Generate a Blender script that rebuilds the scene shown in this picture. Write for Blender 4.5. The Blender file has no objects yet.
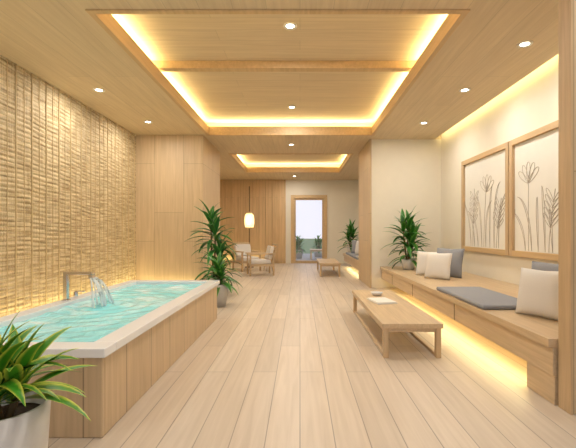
import bpy, bmesh, math, random
from mathutils import Vector, Matrix
random.seed(7)
sc = bpy.context.scene
COL = sc.collection
H = 3.2      # lower ceiling
HR = 3.5     # recess ceiling
XL, XR = -3.4, 3.05
YB, YF = -2.2, 14.6

def lin(c):
    o = []
    for v in c:
        v = v/255.0
        o.append(v/12.92 if v <= .04045 else ((v+.055)/1.055)**2.4)
    return (o[0], o[1], o[2], 1)

# ---------------------------------------------------------------- materials
def newmat(name):
    m = bpy.data.materials.new(name); m.use_nodes = True
    return m, m.node_tree, m.node_tree.nodes['Principled BSDF']

def mathn(nt, op, a, b):
    n = nt.nodes.new('ShaderNodeMath'); n.operation = op
    for i, v in enumerate((a, b)):
        if isinstance(v, (int, float)): n.inputs[i].default_value = v
        else: nt.links.new(v, n.inputs[i])
    return n.outputs[0]

def mixc(nt, fac, a, b, mode='MIX'):
    n = nt.nodes.new('ShaderNodeMix'); n.data_type = 'RGBA'; n.blend_type = mode
    for s, v in ((n.inputs[0], fac), (n.inputs[6], a), (n.inputs[7], b)):
        if isinstance(v, (int, float, tuple)): s.default_value = v
        else: nt.links.new(v, s)
    return n.outputs[2]

def wood(name, col, along='Y', across='X', plank=None, var=.08, grain=.16, rough=.5, seam=.55, gs=1.0, mortar=.004):
    m, nt, b = newmat(name)
    tc = nt.nodes.new('ShaderNodeTexCoord')
    sp = nt.nodes.new('ShaderNodeSeparateXYZ'); nt.links.new(tc.outputs['Object'], sp.inputs[0])
    third = [a for a in 'XYZ' if a not in (along, across)][0]
    u, v, w = sp.outputs[along], sp.outputs[across], sp.outputs[third]
    cb = nt.nodes.new('ShaderNodeCombineXYZ')
    nt.links.new(mathn(nt, 'MULTIPLY', u, 1.3*gs), cb.inputs[0])
    nt.links.new(mathn(nt, 'MULTIPLY', v, 24*gs), cb.inputs[1])
    nt.links.new(mathn(nt, 'MULTIPLY', w, 24*gs), cb.inputs[2])
    no = nt.nodes.new('ShaderNodeTexNoise'); nt.links.new(cb.outputs[0], no.inputs['Vector'])
    no.inputs['Scale'].default_value = 1; no.inputs['Detail'].default_value = 5; no.inputs['Distortion'].default_value = .6
    rp = nt.nodes.new('ShaderNodeValToRGB'); nt.links.new(no.outputs['Fac'], rp.inputs[0])
    c = lin(col)
    d = 1-grain
    rp.color_ramp.elements[0].position = .3; rp.color_ramp.elements[1].position = .72
    rp.color_ramp.elements[0].color = (d, d*.98, d*.95, 1); rp.color_ramp.elements[1].color = (1.06, 1.06, 1.06, 1)
    base = c
    if plank:
        cv = nt.nodes.new('ShaderNodeCombineXYZ')
        nt.links.new(u, cv.inputs[0]); nt.links.new(v, cv.inputs[1])
        br = nt.nodes.new('ShaderNodeTexBrick'); nt.links.new(cv.outputs[0], br.inputs['Vector'])
        br.offset = .37; br.offset_frequency = 2; br.squash = 1
        br.inputs['Scale'].default_value = 1
        br.inputs['Brick Width'].default_value = plank[0]; br.inputs['Row Height'].default_value = plank[1]
        br.inputs['Mortar Size'].default_value = mortar; br.inputs['Mortar Smooth'].default_value = .2
        br.inputs['Color1'].default_value = tuple(x*(1+var) for x in c[:3])+(1,)
        br.inputs['Color2'].default_value = tuple(x*(1-var) for x in c[:3])+(1,)
        br.inputs['Mortar'].default_value = tuple(x*seam for x in c[:3])+(1,)
        base = br.outputs['Color']
    out = mixc(nt, 1.0, base, rp.outputs[0], 'MULTIPLY')
    nt.links.new(out, b.inputs['Base Color'])
    b.inputs['Roughness'].default_value = rough
    return m

def plain(name, col, rough=.6, metal=0, noise=0, nscale=40, bump=0, trans=0):
    m, nt, b = newmat(name)
    b.inputs['Roughness'].default_value = rough; b.inputs['Metallic'].default_value = metal
    b.inputs['Base Color'].default_value = lin(col)
    tc = nt.nodes.new('ShaderNodeTexCoord')
    no = nt.nodes.new('ShaderNodeTexNoise'); nt.links.new(tc.outputs['Object'], no.inputs['Vector'])
    no.inputs['Scale'].default_value = nscale; no.inputs['Detail'].default_value = 4
    if noise:
        c = lin(col)
        o = mixc(nt, no.outputs['Fac'], tuple(x*(1-noise) for x in c[:3])+(1,), tuple(min(1, x*(1+noise)) for x in c[:3])+(1,))
        nt.links.new(o, b.inputs['Base Color'])
    if bump:
        bp = nt.nodes.new('ShaderNodeBump'); bp.inputs['Strength'].default_value = bump; bp.inputs['Distance'].default_value = .01
        nt.links.new(no.outputs['Fac'], bp.inputs['Height']); nt.links.new(bp.outputs[0], b.inputs['Normal'])
    if trans: b.inputs['Transmission Weight'].default_value = trans
    return m

def emis(name, col, s):
    m, nt, b = newmat(name)
    b.inputs['Base Color'].default_value = lin(col)
    b.inputs['Emission Color'].default_value = lin(col); b.inputs['Emission Strength'].default_value = s
    return m

def leafmat(name, mid, edge, tip=None):
    m, nt, b = newmat(name)
    uv = nt.nodes.new('ShaderNodeUVMap'); sp = nt.nodes.new('ShaderNodeSeparateXYZ')
    nt.links.new(uv.outputs[0], sp.inputs[0])
    d = mathn(nt, 'ABSOLUTE', mathn(nt, 'SUBTRACT', sp.outputs[0], .5), 0)
    rp = nt.nodes.new('ShaderNodeValToRGB'); nt.links.new(mathn(nt, 'MULTIPLY', d, 2), rp.inputs[0])
    e = rp.color_ramp.elements
    e[0].position = .45; e[0].color = lin(mid); e[1].position = .95; e[1].color = lin(edge)
    tc = nt.nodes.new('ShaderNodeTexCoord'); no = nt.nodes.new('ShaderNodeTexNoise')
    nt.links.new(tc.outputs['Object'], no.inputs['Vector']); no.inputs['Scale'].default_value = 9
    o = mixc(nt, no.outputs['Fac'], (.55, .6, .5, 1), (1.35, 1.3, 1.2, 1))
    o2 = mixc(nt, 1.0, rp.outputs[0], o, 'MULTIPLY')
    nt.links.new(o2, b.inputs['Base Color']); b.inputs['Roughness'].default_value = .38
    return m

M = {}
M['floor'] = wood('ash_floor', (205, 191, 174), 'Y', 'X', (2.0, .2), var=.07, grain=.09, rough=.42, seam=.56, mortar=.0035)
M['ceil'] = wood('ceiling_wood_long', (211, 192, 160), 'Y', 'X', (3.0, .3), var=.03, grain=.08, rough=.6, seam=.78, mortar=.003)
M['tray'] = wood('ceiling_wood_cross', (211, 192, 160), 'X', 'Y', (2.6, .24), var=.03, grain=.08, rough=.6, seam=.78, mortar=.003)
M['veneer'] = wood('veneer_panel', (205, 180, 143), 'Z', 'X', (1.6, .6), var=.03, grain=.13, rough=.5, seam=.65, mortar=.004)
M['veneer_s'] = wood('veneer_panel_side', (205, 180, 143), 'Z', 'Y', (1.6, .6), var=.03, grain=.13, rough=.5, seam=.65, mortar=.004)
M['slat'] = wood('warm_slat_wood', (214, 182, 138), 'Z', 'X', (4, .12), var=.04, grain=.15, rough=.5, seam=.7, mortar=.004)
M['oak'] = wood('oak_furniture', (206, 181, 146), 'Y', 'X', None, grain=.16, rough=.45, gs=1.6)
M['oakz'] = wood('oak_furniture_vertical', (200, 172, 134), 'Z', 'X', None, grain=.16, rough=.45, gs=1.6)
M['trim'] = wood('oak_trim', (206, 176, 132), 'Y', 'X', None, grain=.13, rough=.5)
M['tub'] = wood('tub_cladding', (202, 178, 144), 'Z', 'Y', (2, .42), var=.04, grain=.16, rough=.45, seam=.5, mortar=.005)
M['tubf'] = wood('tub_cladding_front', (202, 178, 144), 'Z', 'X', (2, .42), var=.04, grain=.16, rough=.45, seam=.5, mortar=.005)
M['plaster'] = plain('plaster', (229, 222, 206), .85, noise=.03, nscale=6)
M['white'] = plain('white_acrylic', (232, 234, 236), .2)
M['pot'] = plain('pot_ceramic', (208, 204, 198), .5, noise=.05)
M['potw'] = plain('pot_stone_grey', (184, 180, 174), .6, noise=.08)
M['soil'] = plain('soil', (62, 46, 34), .95, noise=.3, nscale=60, bump=.6)
M['chrome'] = plain('chrome', (200, 200, 205), .12, 1)
M['stem'] = plain('stem_brown', (112, 92, 60), .8, noise=.2)
M['cream'] = plain('cream_fabric', (222, 218, 212), .9, noise=.05, nscale=200, bump=.2)
M['grey'] = plain('grey_fabric', (146, 148, 154), .9, noise=.1, nscale=220, bump=.3)
M['ink'] = plain('ink_line', (176, 166, 152), .9)
M['paper'] = plain('art_paper', (230, 227, 218), .9, noise=.03, nscale=8)
M['leaf'] = leafmat('leaf_green', (48, 112, 44), (100, 164, 66))
M['leafv'] = leafmat('leaf_variegated', (66, 142, 36), (206, 212, 88))
M['leafd'] = leafmat('leaf_deep_green', (40, 104, 48), (84, 152, 70))
M['led'] = emis('led_warm', (255, 222, 140), 6)
M['down'] = emis('downlight_glow', (255, 248, 232), 12)
M['globe'] = emis('lantern_glow', (255, 228, 160), 1.6)
M['ringm'] = plain('downlight_ring', (240, 236, 228), .4)
M['deck'] = wood('deck_boards', (170, 164, 158), 'X', 'Y', (3, .14), var=.1, grain=.2, rough=.7)
M['sage'] = plain('garden_ground', (120, 140, 96), .95, noise=.3, nscale=3)
# bamboo: reeds tinted in thin bands
m, nt, b = newmat('woven_bamboo'); M['bamboo'] = m
tc = nt.nodes.new('ShaderNodeTexCoord'); mp = nt.nodes.new('ShaderNodeMapping'); nt.links.new(tc.outputs['Object'], mp.inputs[0])
mp.inputs['Scale'].default_value = (3, 3.5, 40)
no = nt.nodes.new('ShaderNodeTexNoise'); nt.links.new(mp.outputs[0], no.inputs['Vector']); no.inputs['Scale'].default_value = 1; no.inputs['Detail'].default_value = 3
mp2 = nt.nodes.new('ShaderNodeMapping'); nt.links.new(tc.outputs['Object'], mp2.inputs[0]); mp2.inputs['Scale'].default_value = (3, 60, 2)
no2 = nt.nodes.new('ShaderNodeTexNoise'); nt.links.new(mp2.outputs[0], no2.inputs['Vector']); no2.inputs['Scale'].default_value = 1; no2.inputs['Detail'].default_value = 3
rp = nt.nodes.new('ShaderNodeValToRGB'); nt.links.new(mathn(nt, 'ADD', mathn(nt, 'MULTIPLY', no.outputs['Fac'], .65), mathn(nt, 'MULTIPLY', no2.outputs['Fac'], .35)), rp.inputs[0])
rp.color_ramp.elements[0].position = .38; rp.color_ramp.elements[0].color = lin((166, 142, 104)); rp.color_ramp.elements[1].position = .6; rp.color_ramp.elements[1].color = lin((222, 203, 164))
nt.links.new(rp.outputs[0], b.inputs['Base Color']); b.inputs['Roughness'].default_value = .65
M['bind'] = plain('bamboo_binding', (206, 182, 140), .8, noise=.2)

# water
m, nt, b = newmat('bath_water'); M['water'] = m
tc = nt.nodes.new('ShaderNodeTexCoord')
n1 = nt.nodes.new('ShaderNodeTexNoise'); nt.links.new(tc.outputs['Object'], n1.inputs['Vector'])
n1.inputs['Scale'].default_value = 2.6; n1.inputs['Detail'].default_value = 6; n1.inputs['Distortion'].default_value = 1.2
rp = nt.nodes.new('ShaderNodeValToRGB'); nt.links.new(n1.outputs['Fac'], rp.inputs[0])
e = rp.color_ramp.elements
e[0].position = .3; e[0].color = lin((124, 220, 230)); e[1].position = .76; e[1].color = lin((240, 252, 254))
x = e.new(.5); x.color = lin((154, 232, 240)); x = e.new(.62); x.color = lin((190, 241, 247))
nt.links.new(rp.outputs[0], b.inputs['Base Color'])
b.inputs['Roughness'].default_value = .08; b.inputs['IOR'].default_value = 1.33
n2 = nt.nodes.new('ShaderNodeTexNoise'); nt.links.new(tc.outputs['Object'], n2.inputs['Vector'])
n2.inputs['Scale'].default_value = 9; n2.inputs['Detail'].default_value = 3; n2.inputs['Distortion'].default_value = 1
bp = nt.nodes.new('ShaderNodeBump'); bp.inputs['Strength'].default_value = .45; bp.inputs['Distance'].default_value = .03
nt.links.new(n2.outputs['Fac'], bp.inputs['Height']); nt.links.new(bp.outputs[0], b.inputs['Normal'])
m, nt, b = newmat('door_glass'); M['pane'] = m
b.inputs['Base Color'].default_value = (1, 1, 1, 1); b.inputs['Roughness'].default_value = .02; b.inputs['Alpha'].default_value = .06
m, nt, b = newmat('falling_water'); M['fall'] = m
b.inputs['Base Color'].default_value = (.9, .97, 1, 1); b.inputs['Roughness'].default_value = .1; b.inputs['Alpha'].default_value = .6

# ---------------------------------------------------------------- mesh builder
class MB:
    def __init__(s):
        s.bm = bmesh.new(); s.mats = []; s.uv = s.bm.loops.layers.uv.new('UVMap')
    def mi(s, k):
        if k not in s.mats: s.mats.append(k)
        return s.mats.index(k)
    def box(s, x0, x1, y0, y1, z0, z1, k, rot=None, piv=None):
        vs = [Vector((x, y, z)) for x in (x0, x1) for y in (y0, y1) for z in (z0, z1)]
        if rot is not None:
            c = Vector(piv) if piv else Vector(((x0+x1)/2, (y0+y1)/2, (z0+z1)/2))
            vs = [rot @ (v-c)+c for v in vs]
        v = [s.bm.verts.new(p) for p in vs]
        i = s.mi(k)
        for f in ((0, 1, 3, 2), (4, 6, 7, 5), (0, 4, 5, 1), (2, 3, 7, 6), (0, 2, 6, 4), (1, 5, 7, 3)):
            fc = s.bm.faces.new([v[j] for j in f]); fc.material_index = i
    def tube(s, pts, rad, k, n=10, cap=True):
        i = s.mi(k); rings = []
        pts = [Vector(p) for p in pts]
        if isinstance(rad, (int, float)): rad = [rad]*len(pts)
        for j, p in enumerate(pts):
            d = (pts[min(j+1, len(pts)-1)]-pts[max(j-1, 0)]).normalized()
            a = d.orthogonal().normalized() if abs(d.z) < .9 else Vector((1, 0, 0))
            a = (a-d*a.dot(d)).normalized(); bb = d.cross(a)
            rings.append([s.bm.verts.new(p+(a*math.cos(t*2*math.pi/n)+bb*math.sin(t*2*math.pi/n))*rad[j]) for t in range(n)])
        for r in range(len(rings)-1):
            for t in range(n):
                f = s.bm.faces.new((rings[r][t], rings[r][(t+1) % n], rings[r+1][(t+1) % n], rings[r+1][t])); f.material_index = i; f.smooth = True
        if cap:
            for r in (rings[0][::-1], rings[-1]):
                f = s.bm.faces.new(r); f.material_index = i
    def lathe(s, prof, k, c=(0, 0, 0), n=36):
        i = s.mi(k); rings = []
        for r, z in prof:
            if r < 1e-4: rings.append([s.bm.verts.new((c[0], c[1], c[2]+z))])
            else: rings.append([s.bm.verts.new((c[0]+r*math.cos(t*2*math.pi/n), c[1]+r*math.sin(t*2*math.pi/n), c[2]+z)) for t in range(n)])
        for a, b_ in zip(rings, rings[1:]):
            for t in range(n):
                t2 = (t+1) % n
                if len(a) == 1 and len(b_) == 1: continue
                if len(a) == 1: q = (a[0], b_[t2], b_[t])
                elif len(b_) == 1: q = (a[t], a[t2], b_[0])
                else: q = (a[t], a[t2], b_[t2], b_[t])
                f = s.bm.faces.new(q); f.material_index = i; f.smooth = True
    def leaf(s, base, az, elev, L, W, droop, k, n=9, vfold=.25, twist=0):
        i = s.mi(k); p = Vector(base); rows = []
        h = Vector((math.cos(az), math.sin(az), 0)); side = Vector((-math.sin(az), math.cos(az), 0))
        for j in range(n+1):
            t = j/n; a = elev-droop*t**1.3
            d = h*math.cos(a)+Vector((0, 0, 1))*math.sin(a)
            if j: p = p+d*(L/n)
            up = -h*math.sin(a)+Vector((0, 0, 1))*math.cos(a)
            w = W*max(.0, math.sin(math.pi*(.08+.92*t**.8)))**.85 if t < 1 else 0.0008
            w = max(w, .0008)
            sd = (side*math.cos(twist*t)+up*math.sin(twist*t))
            rows.append([s.bm.verts.new(p-sd*w+up*w*vfold), s.bm.verts.new(p), s.bm.verts.new(p+sd*w+up*w*vfold)])
        for j in range(n):
            for c in (0, 1):
                f = s.bm.faces.new((rows[j][c], rows[j][c+1], rows[j+1][c+1], rows[j+1][c])); f.material_index = i; f.smooth = True
                us = (c*.5, c*.5+.5, c*.5+.5, c*.5); vs = (j/n, j/n, (j+1)/n, (j+1)/n)
                for l, uu, vv in zip(f.loops, us, vs): l[s.uv].uv = (uu, vv)
    def obj(s, name, loc=(0, 0, 0), rotz=0, parent=None, bevel=0, recalc=True, rot=None):
        if recalc: bmesh.ops.recalc_face_normals(s.bm, faces=s.bm.faces)
        me = bpy.data.meshes.new(name); s.bm.to_mesh(me); s.bm.free()
        for k in s.mats: me.materials.append(M[k])
        o = bpy.data.objects.new(name, me); COL.objects.link(o)
        o.location = loc; o.rotation_euler = rot if rot else (0, 0, rotz)
        if parent: o.parent = parent
        if bevel:
            bv = o.modifiers.new('bevel', 'BEVEL'); bv.width = bevel; bv.segments = 2; bv.limit_method = 'ANGLE'; bv.angle_limit = math.radians(50)
        return o

def simple(name, boxes, bevel=0):
    b = MB()
    for q in boxes: b.box(*q)
    return b.obj(name, bevel=bevel)

# ---------------------------------------------------------------- room shell
simple('floor', [(XL-.1, XR+.1, YB-.1, YF+.1, -.1, 0, 'floor')])
T1 = (-1.92, 1.52, 3.42, 7.83); T2 = (-1.82, 1.36, 9.7, 12.7)
zs = H+.14
c = MB()
def slab(x0, x1, y0, y1): c.box(x0, x1, y0, y1, H, zs, 'ceil')
slab(XL, T1[0], YB, YF); slab(T1[1], 2.9, YB, YF)
slab(2.9, XR, YB, 2.55); slab(2.9, XR, 8.2, YF)
slab(T1[0], T1[1], YB, T1[2]); slab(T1[0], T1[1], T1[3], T2[2]); slab(T1[0], T1[1], T2[3], YF)
slab(T1[0], T2[0], T2[2], T2[3]); slab(T2[1], T1[1], T2[2], T2[3])
c.box(XL-.1, XR+.1, YB-.1, YF+.1, HR, HR+.1, 'tray')
g = .22
for T in (T1, T2):
    x0, x1, y0, y1 = T
    c.box(x0-g-.04, x0-g, y0-g, y1+g, zs, HR, 'ceil'); c.box(x1+g, x1+g+.04, y0-g, y1+g, zs, HR, 'ceil')
    c.box(x0-g, x1+g, y0-g-.04, y0-g, zs, HR, 'tray'); c.box(x0-g, x1+g, y1+g, y1+g+.04, zs, HR, 'tray')
c.box(2.7, 2.74, 2.6, 8.2, zs, HR, 'ceil')
c.obj('ceiling')
n = 1
for T in (T1, T2):
    x0, x1, y0, y1 = T; t = .05; za, zb = H-.012, zs+.02
    b = MB()
    b.box(x0-.01, x0+t, y0, y1, za, zb, 'trim'); b.box(x1-t, x1+.01, y0, y1, za, zb, 'trim')
    b.box(x0-.01, x1+.01, y0-.01, y0+t, za-.002, zb+.002, 'trim'); b.box(x0-.01, x1+.01, y1-t, y1+.01, za-.002, zb+.002, 'trim')
    b.obj('trim_%d' % n, bevel=.004); n += 1
simple('ceiling_beam', [(T1[0]-g, T1[1]+g, 5.1, 5.22, HR-.10, HR, 'trim')], .004)

# left woven wall
simple('wall_left', [(XL-.1, XL, YB, YF, 0, HR, 'veneer_s')])
b = MB(); i = b.mi('bamboo')
colw = .27; yA, yZ = .2, 7.83
ny = int((yZ-yA)/.02); nz = 460
rows = []
rnd = random.Random(3)
ncol = int(8/colw)+3
ph = [rnd.random()*6.28 for _ in range(ncol)]
sl = [rnd.uniform(-.03, .03) for _ in range(ncol)]
for a in range(ny+1):
    y = yA+(yZ-yA)*a/ny; cidx = int((y-yA)/colw); fr = ((y-yA)/colw) % 1
    gate = min(1, min(fr, 1-fr)/.10)
    r = []
    for q in range(nz+1):
        z = .06+(H-.06)*q/nz
        zz = z+.003*math.sin(y*2.1+z*2.3)+sl[cidx]*(fr-.5)+.003*math.sin(y*11+z*6)
        rid = abs(math.sin(zz*math.pi/.058+ph[cidx]))
        amp = .8+.2*math.sin(z*9+ph[cidx]*3)
        d = .008+.015*(rid**.6)*(.2+.8*gate**.5)*amp
        r.append(b.bm.verts.new((XL+d, y, z)))
    rows.append(r)
for a in range(ny):
    for q in range(nz):
        f = b.bm.faces.new((rows[a][q], rows[a+1][q], rows[a+1][q+1], rows[a][q+1])); f.material_index = i; f.smooth = True
y = yA
while y < yZ-.02:
    b.tube([(XL+.022, y+.003*math.sin(k*2), .06+k*(H-.06)/24) for k in range(25)], .008, 'bind', 6)
    if y+colw*.5 < yZ-.03:
        b.tube([(XL+.022, y+colw*.5+.003*math.sin(k*1.7+y), .06+k*(H-.06)/24) for k in range(25)], .005, 'bind', 6)
    y += colw
b.obj('woven_bamboo_wall_panel', recalc=False)
# right wall
simple('wall_right', [(XR, XR+.1, YB, YF, 0, HR, 'plaster')])
simple('wall_right_stub', [(1.79, XR, 2.5, 2.6, 0, H, 'veneer'), (1.775, 1.79, 2.49, 2.61, 0, H, 'oakz')])
dx0, dx1, dz = -.35, 1.04, 2.62
simple('wall_far_left', [(XL, dx0, YF, YF+.1, 0, H, 'plaster')])
simple('wall_far_right', [(dx1, XR, YF, YF+.1, 0, H, 'plaster')])
simple('wall_far_upper', [(dx0, dx1, YF, YF+.1, dz, H, 'plaster')])
b = MB()
for k in range(11):
    x = -3.37+k*.257
    b.box(x, x+.25, YF-.05, YF-.02, .1, H-.02, 'slat')
b.box(-3.38, -.55, YF-.02, YF, 0, H, 'slat')
b.obj('slatted_wall_panel', bevel=.003)
b = MB()
e_ = .002
b.box(dx0+e_, dx0+.13, YF-.04, YF+.12, 0, dz-e_, 'trim'); b.box(dx1-.13, dx1-e_, YF-.04, YF+.12, 0, dz-e_, 'trim')
b.box(dx0+.13, dx1-.13, YF-.04, YF+.12, dz-.13, dz-e_, 'trim'); b.box(dx0+.13, dx1-.13, YF, YF+.1, 0, .03, 'trim')
b.box(dx0+.13, dx0+.19, YF+.02, YF+.07, .03, dz-.13, 'oakz'); b.box(dx1-.19, dx1-.13, YF+.02, YF+.07, .03, dz-.13, 'oakz')
b.box(dx0+.19, dx1-.19, YF+.02, YF+.07, dz-.19, dz-.13, 'oakz'); b.box(dx0+.19, dx1-.19, YF+.02, YF+.07, .03, .10, 'oakz')
b.box(dx0+.19, dx1-.19, YF+.04, YF+.046, .10, dz-.19, 'pane')
b.tube([(dx0+.165, YF-.0, 1.0), (dx0+.165, YF-.0, 1.25)], .012, 'chrome')
b.obj('door_1', bevel=.004)
simple('wall_left_partition', [(XL, -2.0, 7.83, 9.5, 0, H, 'veneer')])
simple('wall_right_partition', [(1.54, XR, 8.2, 9.7, 0, H, 'plaster')])
simple('partition_cladding', [(1.5, 1.54, 8.18, 9.72, 0, H, 'veneer_s')])
b = MB()
b.box(XL, XR, YB-.1, YB, 0, .15, 'plaster'); b.box(XL, XR, YB-.1, YB, 2.95, HR, 'plaster')
b.obj('wall_back')
b = MB()
for k in range(6):
    x = XL+.03+k*(XR-XL-.12)/5
    b.box(x, x+.06, YB-.08, YB-.02, .15, 2.95, 'oakz')
b.obj('added_fill_window')  # unseen opening behind the camera, added so sky light fills the room
simple('baseboard_far', [(dx1, XR, YF-.015, YF, 0, .08, 'plaster')])

# outside
simple('patio_deck', [(-6, 8, YF+.12, YF+7, -.12, -.02, 'deck')])
simple('garden_lawn', [(-30, 30, YF+7.01, YF+60, -.2, -.1, 'sage')])

# ---------------------------------------------------------------- lights
def area(name, loc, sx, sy, e, col, rot=(0, 0, 0), shape='RECTANGLE'):
    l = bpy.data.lights.new(name, 'AREA'); l.shape = shape; l.size = sx
    if shape == 'RECTANGLE': l.size_y = sy
    l.energy = e; l.color = col
    o = bpy.data.objects.new(name, l); COL.objects.link(o); o.location = loc; o.rotation_euler = rot
    return o
WARM = (1, .85, .42)
PI = math.pi
def cove(T, k):
    x0, x1, y0, y1 = T; zc = zs+.03
    for nm, loc, sx, sy, rot in (
        ('l', (x0-.08, (y0+y1)/2, zc), .06, y1-y0, (PI, 0, 0)),
        ('r', (x1+.08, (y0+y1)/2, zc), .06, y1-y0, (PI, 0, 0)),
        ('f', ((x0+x1)/2, y1+.08, zc), x1-x0, .06, (PI, 0, 0)),
        ('n', ((x0+x1)/2, y0-.08, zc), x1-x0, .06, (PI, 0, 0))):
        area('tray_led_'+nm, loc, sx, sy, k*max(sx, sy), WARM, rot)
cove(T1, 7.5); cove(T2, 6.5)
area('wall_wash_led', (2.87, 5.4, H+.2), .05, 5.4, 19, WARM, (0, math.radians(-30), 0))
area('bamboo_base_led', (XL+.14, 4.4, .12), .05, 6.6, 18, WARM, (PI, math.radians(-12), 0))
area('partition_base_led', (-2.7, 7.72, .1), 1.2, .05, 3, WARM, (PI, 0, 0))
area('far_wall_base_led', (-2.3, YF-.15, .1), 1.8, .05, 5, WARM, (PI, 0, 0))
simple('floor_led_channel', [(XL+.08, XL+.2, 1.0, 7.75, 0, .1, 'oak')])
area('bench_led', (1.80, 5.1, .17), .05, 4.4, 11, WARM, (0, 0, 0))

def downlight(x, y, z, e=15):
    b = MB()
    b.lathe([(.045, -.004), (.075, -.008), (.078, 0), (.045, 0)], 'ringm', n=24)
    b.lathe([(0, -.003), (.046, -.003)], 'down', n=24)
    b.obj('recessed_downlight', (x, y, z))
    area('downlight_lamp', (x, y, z-.02), .12, .12, e, (1, .96, .89), shape='DISK')
for (x, y) in ((2.39, 4.04), (2.32, 5.35), (2.27, 6.97), (-2.83, 5.35), (-2.76, 6.9), (-2.8, 3.2), (-.2, 8.7), (1.9, 1.5), (-2.4, 1), (0, 1.8), (0, -.5), (-2.5, 11), (2.2, 11.5), (-.2, 13.6)):  # lamps near and behind the camera are unseen, added for ambient fill
    downlight(x, y, H)
for (x, y) in ((-.11, 4.24), (-.15, 7.0), (-.2, 11.2)):
    downlight(x, y, HR, 25)

# ---------------------------------------------------------------- bathtub
bx0, bx1, by0, by1 = -2.36, -1.12, 2.18, 5.3
ZR = .53
b = MB()
b.box(bx0+.03, bx1-.03, by0+.03, by0+.06, .0, ZR-.05, 'tubf')
b.box(bx0+.03, bx1-.03, by1-.06, by1-.03, .0, ZR-.05, 'tubf')
b.box(bx1-.06, bx1-.03, by0+.06, by1-.06, 0, ZR-.05, 'tub')
b.box(bx0+.03, bx0+.06, by0+.06, by1-.06, 0, ZR-.05, 'tub')
b.box(bx0+.06, bx1-.06, by0+.06, by1-.06, 0, .1, 'white')
w = .14
for q in ((bx0, bx1, by0, by0+w), (bx0, bx1, by1-w, by1), (bx0, bx0+w, by0+w, by1-w), (bx1-w, bx1, by0+w, by1-w)):
    b.box(q[0], q[1], q[2], q[3], ZR-.055, ZR, 'white')
for q in ((bx0+w-.02, bx0+w, by0+w, by1-w), (bx1-w, bx1-w+.02, by0+w, by1-w), (bx0+w, bx1-w, by0+w-.02, by0+w), (bx0+w, bx1-w, by1-w, by1-w+.02)):
    b.box(q[0], q[1], q[2], q[3], .1, ZR-.05, 'white')
tub = b.obj('bathtub', bevel=.006)
b = MB(); i = b.mi('water'); rows = []
for a in range(41):
    r = []
    for q in range(101):
        x = bx0+w+(bx1-bx0-2*w)*a/40; y = by0+w+(by1-by0-2*w)*q/100
        dd = math.hypot(x+1.9, y-3.7)
        z = ZR-.04+.004*math.sin(x*19+y*7)*math.sin(y*13-x*5)+.012*math.exp(-dd*1.7)*math.sin(dd*42)
        r.append(b.bm.verts.new((x, y, z)))
    rows.append(r)
for a in range(40):
    for q in range(100):
        f = b.bm.faces.new((rows[a][q], rows[a+1][q], rows[a+1][q+1], rows[a][q+1])); f.material_index = i; f.smooth = True
b.obj('bath_water', parent=tub)
b = MB()
fx, fy = -2.29, 3.72
b.lathe([(0, 0), (.04, 0), (.04, .012), (0, .012)], 'chrome', (fx, fy, ZR), 20)
b.box(fx-.02, fx+.02, fy-.02, fy+.02, ZR+.01, ZR+.28, 'chrome')
b.box(fx+.02, fx+.27, fy-.035, fy+.035, ZR+.255, ZR+.28, 'chrome')
b.box(fx+.235, fx+.27, fy-.035, fy+.035, ZR+.22, ZR+.255, 'chrome')
b.lathe([(0, 0), (.02, 0), (.02, .06), (0, .06)], 'chrome', (fx, fy+.16, ZR), 16)
b.box(fx-.008, fx+.09, fy+.152, fy+.168, ZR+.06, ZR+.072, 'chrome')
b.obj('bath_faucet', parent=tub, bevel=.004)
b = MB()
for k in range(13):
    yy = fy-.032+.064*k/12; o = (k-6)*.010; ex = rnd.uniform(.07, .17)
    pts = [(fx+.255+ex*t, yy+o*t*2.0, ZR+.222-.265*t*t) for t in [j/6 for j in range(7)]]
    b.tube(pts, [.007, .007, .007, .008, .008, .009, .013], 'fall', 6)
b.obj('pouring_water', parent=tub)

# ---------------------------------------------------------------- bench (right)
XW = XR-.004
b = MB()
b.box(1.72, XW, 2.63, 8.17, .40, .46, 'oak')
b.box(1.75, 1.79, 2.63, 8.17, .20, .40, 'oak')
b.box(1.79, XW, 2.63, 8.17, .20, .22, 'oak')
b.box(2.15, XW, 2.63, 8.17, 0, .2, 'oak')
b.box(1.76, 2.15, 2.63, 2.95, 0, .2, 'oak')
for y in (4.3, 5.9, 7.2):
    b.box(1.744, 1.75, y, y+.008, .20, .40, 'stem')
bench = b.obj('built_in_bench', bevel=.005)
b = MB(); b.box(1.95, 1.97, 3.0, 8.1, .17, .2, 'led'); b.obj('bench_led_strip', parent=bench)

def pad(name, x0, x1, y0, y1, z0, z1, k, parent=None):
    b = MB(); b.box(0, x1-x0, 0, y1-y0, 0, z1-z0, k)
    o = b.obj(name, (x0, y0, z0), bevel=.02, parent=parent); o.modifiers['bevel'].segments = 4
    return o
pad('seat_pad', 1.735, 2.3, 3.6, 4.85, .461, .505, 'grey')

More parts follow.
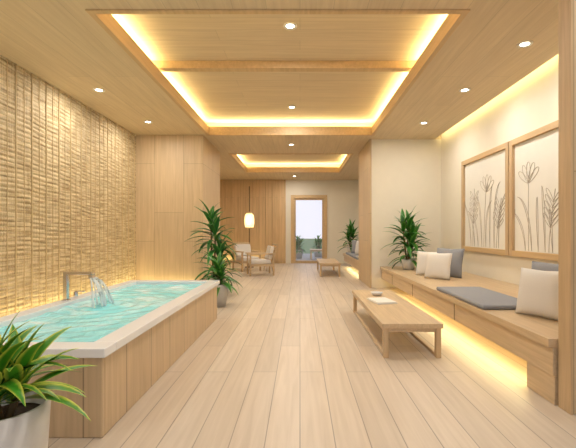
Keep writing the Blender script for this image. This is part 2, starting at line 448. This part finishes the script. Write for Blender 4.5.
def pillow(name, loc, size, thick, rot, k, parent=None):
    b = MB(); i = b.mi(k); N = 18
    def pt_(u, v, sg):
        e = (1-abs(u)**2.6)*(1-abs(v)**2.6)
        t = thick*.5*max(e, 0)**.45
        px = u*(1-.06*(1-abs(v))*abs(u)**3)
        pz = v*(1-.06*(1-abs(u))*abs(v)**3)
        return Vector((px*size/2, sg*t, pz*size/2))
    gr = {}
    for sg in (1, -1):
        for a in range(N+1):
            for q in range(N+1):
                u = -1+2*a/N; v = -1+2*q/N
                ed = a in (0, N) or q in (0, N)
                if ed and sg == -1: gr[(sg, a, q)] = gr[(1, a, q)]
                else: gr[(sg, a, q)] = b.bm.verts.new(pt_(u, v, sg))
        for a in range(N):
            for q in range(N):
                vs = [gr[(sg, a, q)], gr[(sg, a+1, q)], gr[(sg, a+1, q+1)], gr[(sg, a, q+1)]]
                if sg == 1: vs.reverse()
                f = b.bm.faces.new(vs); f.material_index = i; f.smooth = True
    return b.obj(name, loc, rot=rot, parent=parent)
R = math.radians
pillow('throw_pillow', (2.1, 3.3, .462+.205), .42, .16, (R(-12), 0, R(-62)), 'cream')
pillow('throw_pillow', (2.37, 3.55, .462+.225), .46, .16, (R(-12), 0, R(-62)), 'grey')
pillow('throw_pillow', (2.18, 6.0, .462+.205), .42, .16, (R(-12), 0, R(-45)), 'cream')
pillow('throw_pillow', (2.45, 6.25, .462+.235), .48, .16, (R(-12), 0, R(-50)), 'grey')
pillow('throw_pillow', (2.2, 6.5, .462+.2), .42, .15, (R(-12), 0, R(-35)), 'cream')

# ---------------------------------------------------------------- framed art on right wall
def art(y0, y1, z0, z1, seed, kind):
    fw = .08
    XR_ = XR-.002; b = MB(); xf = XR_-.06
    b.box(xf, XR_, y0, y0+fw, z0, z1, 'oakz'); b.box(xf, XR_, y1-fw, y1, z0, z1, 'oakz')
    b.box(xf, XR_, y0+fw, y1-fw, z0, z0+fw, 'trim'); b.box(xf, XR_, y0+fw, y1-fw, z1-fw, z1, 'trim')
    b.box(XR_-.02, XR_-.001, y0+fw, y1-fw, z0+fw, z1-fw, 'paper')
    o = b.obj('framed_botanical_art', bevel=.004)
    cu = bpy.data.curves.new('line_drawing', 'CURVE'); cu.dimensions = '3D'; cu.bevel_depth = .0035; cu.bevel_resolution = 1
    rr = random.Random(seed)
    ya, yb, za, zb = y0+fw+.05, y1-fw-.05, z0+fw+.01, z1-fw-.08
    def poly(pts):
        pts = [(max(ya-.04, min(yb+.04, p[0])), max(za, min(zb+.05, p[1]))) for p in pts]
        s = cu.splines.new('POLY'); s.points.add(len(pts)-1)
        for q, p in zip(s.points, pts): q.co = (XR_-.022, p[0], p[1], 1)
    def petal(cy, cz, ang, L, W):
        pts = []
        for t in range(17):
            f = t/16; a = f*2*math.pi
            l = L*(1-math.cos(a))/2; w_ = W*math.sin(a)*(.5+.5*(1-math.cos(a))/2)
            pts.append((cy+l*math.cos(ang)-w_*math.sin(ang), cz+l*math.sin(ang)+w_*math.cos(ang)))
        poly(pts)
    wd_ = yb-ya
    for k in range(8):
        f = k/7; sy = ya+wd_*(.15+.7*f); lean = (f-.5)*1.5+rr.uniform(-.3, .3); Ht = (zb-za)*rr.uniform(.35, .75)
        st = [(sy+lean*.5*(t/12)**2, za+Ht*(1-(1-t/12)**1.6)) for t in range(13)]
        poly(st); poly([(p[0]+.035*math.sin(math.pi*j/12), p[1]) for j, p in enumerate(st)])
    for k in range(3):
        sy = ya+wd_*(.2+.3*k); lean = rr.uniform(-.15, .15); Ht = (zb-za)*(.72 if k == 1-kind or k == 2 else .55)
        stem = [(sy+lean*(t/10)**1.6, za+Ht*t/10) for t in range(11)]
        poly(stem); base_a = math.pi/2-lean
        if (k+kind) % 2 == 0:
            for j in (4, 5, 6, 7, 8):
                petal(stem[j][0], stem[j][1], base_a+.75, .22, .03); petal(stem[j][0], stem[j][1], base_a-.75, .22, .03)
        else:
            for a in (-.9, -.45, 0, .45, .9): petal(stem[-1][0], stem[-1][1]-.1, base_a+a, .28, .05)
    co = bpy.data.objects.new('line_drawing', cu); COL.objects.link(co); cu.materials.append(M['ink']); co.parent = o
art(5.46, 7.05, .86, 2.5, 5, 0)
art(3.8, 5.44, .86, 2.5, 9, 1)

# ---------------------------------------------------------------- coffee tables
def ctable(name, x0, x1, y0, y1, h, z=0):
    b = MB(); W_, L_ = x1-x0, y1-y0
    b.box(0, W_, 0, L_, h-.045, h, 'oak')
    t = .05
    for x in (0.015, W_-t-.015):
        for y in (.015, L_-t-.015): b.box(x, x+t, y, y+t, 0, h-.045, 'oakz')
    for x in (.015, W_-t-.015):
        b.box(x+.01, x+t-.01, .015+t, L_-t-.015, .0, .03, 'oak')
        b.box(x+.008, x+t-.008, .015+t, L_-t-.015, h-.085, h-.045, 'oak')
    for y in (.015, L_-t-.015):
        b.box(.015+t, W_-t-.015, y+.008, y+t-.008, h-.085, h-.045, 'oak')
    return b.obj(name, (x0, y0, z), bevel=.004)
ctable('coffee_table', .78, 1.36, 3.6, 5.7, .33)
ctable('coffee_table', .52, 1.1, 10.2, 12.0, .36)
b = MB()
b.box(-.13, .13, -.18, .18, 0, .012, 'cream'); b.box(-.12, .12, -.17, .17, .012, .022, 'paper')
b.obj('magazine', (1.02, 4.75, .3315), rotz=.2, bevel=.002)
b = MB(); b.lathe([(0, 0), (.05, 0), (.085, .045), (.08, .045), (.045, .008), (0, .008)], 'pot'); b.obj('small_bowl', (1.05, 5.2, .3315))

# far bench
b = MB()
b.box(1.5, 2.6, 9.73, 13.3, .38, .46, 'oak'); b.box(1.54, 2.58, 9.73, 13.28, .2, .38, 'oak'); b.box(1.8, 2.6, 9.73, 13.28, 0, .2, 'oak')
b.obj('built_in_bench', bevel=.005)
area('bench_led', (1.65, 11.5, .17), .05, 3.2, 7, WARM)
pad('seat_pad', 1.52, 2.1, 10.2, 12.6, .461, .53, 'grey')
pillow('throw_pillow', (1.85, 12.2, .532+.2), .42, .17, (R(-12), 0, R(-30)), 'grey')
pillow('throw_pillow', (1.8, 11.2, .532+.2), .42, .17, (R(-12), 0, R(-50)), 'cream')

# ---------------------------------------------------------------- lounge chairs
def chair(loc, rz):
    b = MB(); t = .045
    for x in (-.33, .33-t):
        b.box(x, x+t, -.36, -.36+t, 0, .58, 'oakz')
        b.box(x, x+t, .28, .28+t, 0, .62, 'oakz')
        b.box(x-.01, x+t+.01, -.4, .36, .58, .615, 'oak')
        b.box(x+.005, x+t-.005, -.33, .3, .26, .32, 'oak')
    b.box(-.3, .3, -.35, -.31, .26, .32, 'oak'); b.box(-.3, .3, .27, .31, .26, .32, 'oak')
    rx = Matrix.Rotation(R(-14), 3, 'X')
    b.box(-.31, -.27, .25, .29, .3, .88, 'oakz', rx, (0, .27, .3)); b.box(.27, .31, .25, .29, .3, .88, 'oakz', rx, (0, .27, .3))
    for z in (.42, .55, .68, .83): b.box(-.27, .27, .255, .285, z, z+.045, 'oak', rx, (0, .27, .3))
    o = b.obj('lounge_chair', loc, rotz=rz, bevel=.004)
    b = MB(); b.box(-.27, .27, -.34, .24, .32, .43, 'cream'); q = b.obj('seat_cushion', parent=o, bevel=.03); q.modifiers['bevel'].segments = 4
    b = MB(); b.box(-.265, .265, .14, .25, .43, .80, 'cream', rx, (0, .25, .43)); q = b.obj('back_cushion', parent=o, bevel=.03); q.modifiers['bevel'].segments = 4
chair((-1.1, 10.7, 0), R(-75))
chair((-1.68, 11.9, 0), R(35))
b = MB()
b.lathe([(0, .40), (.2, .40), (.2, .43), (0, .43)], 'oak', n=28)
for a in range(3):
    t = a*2.094+.4; b.tube([(.05*math.cos(t), .05*math.sin(t), .4), (.17*math.cos(t), .17*math.sin(t), 0)], .014, 'oakz', 8)
b.obj('side_table', (-1.0, 11.8, 0))
b = MB()
b.lathe([(0, 0), (.15, 0), (.15, .02), (.02, .035), (0, .035)], 'stem', n=24)
b.tube([(0, 0, .02), (0, 0, 2.75)], .018, 'stem', 8)
b.lathe([(.02, 1.34), (.14, 1.36), (.165, 1.5), (.165, 1.62), (.15, 1.76), (.11, 1.82), (.02, 1.83)], 'globe', n=24)
b.lathe([(.02, 1.31), (.12, 1.31), (.14, 1.36), (.02, 1.36)], 'trim', n=20); b.lathe([(.02, 1.82), (.12, 1.82), (.1, 1.88), (.02, 1.88)], 'trim', n=20)
b.obj('floor_lamp', (-1.72, 12.9, 0))
l = bpy.data.lights.new('lantern_bulb', 'POINT'); l.energy = 10; l.color = (1, .82, .5); l.shadow_soft_size = .15
o = bpy.data.objects.new('lantern_bulb', l); COL.objects.link(o); o.location = (-1.72, 12.6, 1.6)

# ---------------------------------------------------------------- plants
def pot(b, r, h, k, rb=.72):
    b.lathe([(0, 0), (r*rb, 0), (r*.93, h*.55), (r, h), (r*.9, h), (r*.86, h*.88), (0, h*.88)], k)
    b.lathe([(0, h*.885), (r*.865, h*.885)], 'soil')
def plant(name, loc, pr, ph_, pk, stems, L, W, lk, nleaf, seed, minel=10, crown=.3, droop=1.1):
    rr = random.Random(seed); b = MB(); pot(b, pr, ph_, pk)
    for (sx, sy, hh) in stems:
        base = Vector((sx*.3, sy*.3, ph_*.88)); top = Vector((sx, sy, ph_+hh))
        mid = (base+top)/2+Vector((rr.uniform(-.02, .02), rr.uniform(-.02, .02), 0))
        b.tube([base, mid, top], [.018, .015, .01], 'stem', 8)
        for j in range(nleaf):
            f = j/(nleaf-1)
            az = j*2.4+rr.uniform(-.3, .3); el = R(minel+(82-minel)*f**1.2+rr.uniform(-6, 6))
            p = top+Vector((0, 0, -crown*(1-f)))
            if p.z < ph_: p.z = ph_
            q = max(0, min(1, (p.z-base.z)/max(.01, top.z-base.z)))
            p.x = base.x+(top.x-base.x)*q; p.y = base.y+(top.y-base.y)*q
            b.leaf(p, az, el, L*rr.uniform(.8, 1.1)*(.8+.2*(1-f)), W*rr.uniform(.85, 1.1), droop*rr.uniform(.7, 1.3)*(1-.4*f), lk, twist=rr.uniform(-.4, .4))
    return b.obj(name, loc, recalc=False)
plant('potted_dracaena', (-1.25, 1.6, 0), .17, .47, 'pot', [(-.06, 0, .12), (.04, .03, .08), (0, -.05, .12)], .38, .032, 'leafv', 17, 11, minel=28, crown=.1, droop=1.25)
plant('potted_palm', (-1.6, 7.2, 0), .18, .36, 'potw', [(0, 0, .9), (.1, -.05, .5), (-.1, .05, 1.1), (.05, .1, .3)], .55, .045, 'leafd', 22, 4, minel=-5, crown=.45)
plant('potted_dracaena', (-1.32, 6.15, 0), .16, .36, 'potw', [(0, 0, .25), (.03, .05, .12)], .42, .038, 'leaf', 20, 8, minel=0, crown=.2)
plant('potted_dracaena', (2.14, 7.5, .462), .14, .2, 'pot', [(0, 0, .7), (.1, 0, .45), (-.1, .03, .62), (.03, -.05, .3)], .54, .045, 'leaf', 20, 21, minel=0, crown=.4)
plant('potted_palm', (1.75, 13.0, .462), .14, .22, 'pot', [(0, 0, .6), (.08, 0, .45), (-.1, 0, .35)], .52, .045, 'leaf', 20, 31, minel=0, crown=.4)
for (x, y, s) in ((-.1, 17.6, 1), (.9, 18.6, 2), (1.9, 19, 3), (-1.2, 19.5, 4)):
    plant('patio_shrub', (x, y, -.019), .25, .4, 'potw', [(0, 0, .4), (.12, 0, .3), (-.12, 0, .25)], .5, .045, 'leaf', 22, 40+s, minel=0, crown=.4)
ctable('patio_table', .45, 1.3, 16.6, 17.4, .45, -.019)

# ---------------------------------------------------------------- world
wd = bpy.data.worlds.new('World'); sc.world = wd; wd.use_nodes = True
nt = wd.node_tree; bg = nt.nodes['Background']
tc = nt.nodes.new('ShaderNodeTexCoord'); sp = nt.nodes.new('ShaderNodeSeparateXYZ'); nt.links.new(tc.outputs['Generated'], sp.inputs[0])
rp = nt.nodes.new('ShaderNodeValToRGB'); nt.links.new(sp.outputs['Z'], rp.inputs[0])
rp.color_ramp.elements[0].color = (.80, .80, .90, 1); rp.color_ramp.elements[1].color = (.62, .72, .95, 1)
nt.links.new(rp.outputs[0], bg.inputs['Color']); bg.inputs['Strength'].default_value = 1.2

# ---------------------------------------------------------------- camera
cam = bpy.data.cameras.new('camera'); co = bpy.data.objects.new('camera', cam); COL.objects.link(co)
co.location = (0, 0, 1.2); co.rotation_euler = (PI/2, 0, 0)
cam.sensor_width = 36; cam.lens = 36*380/576; cam.shift_x = -12/576; cam.shift_y = 8/576
sc.camera = co
sc.view_settings.view_transform = 'Standard'
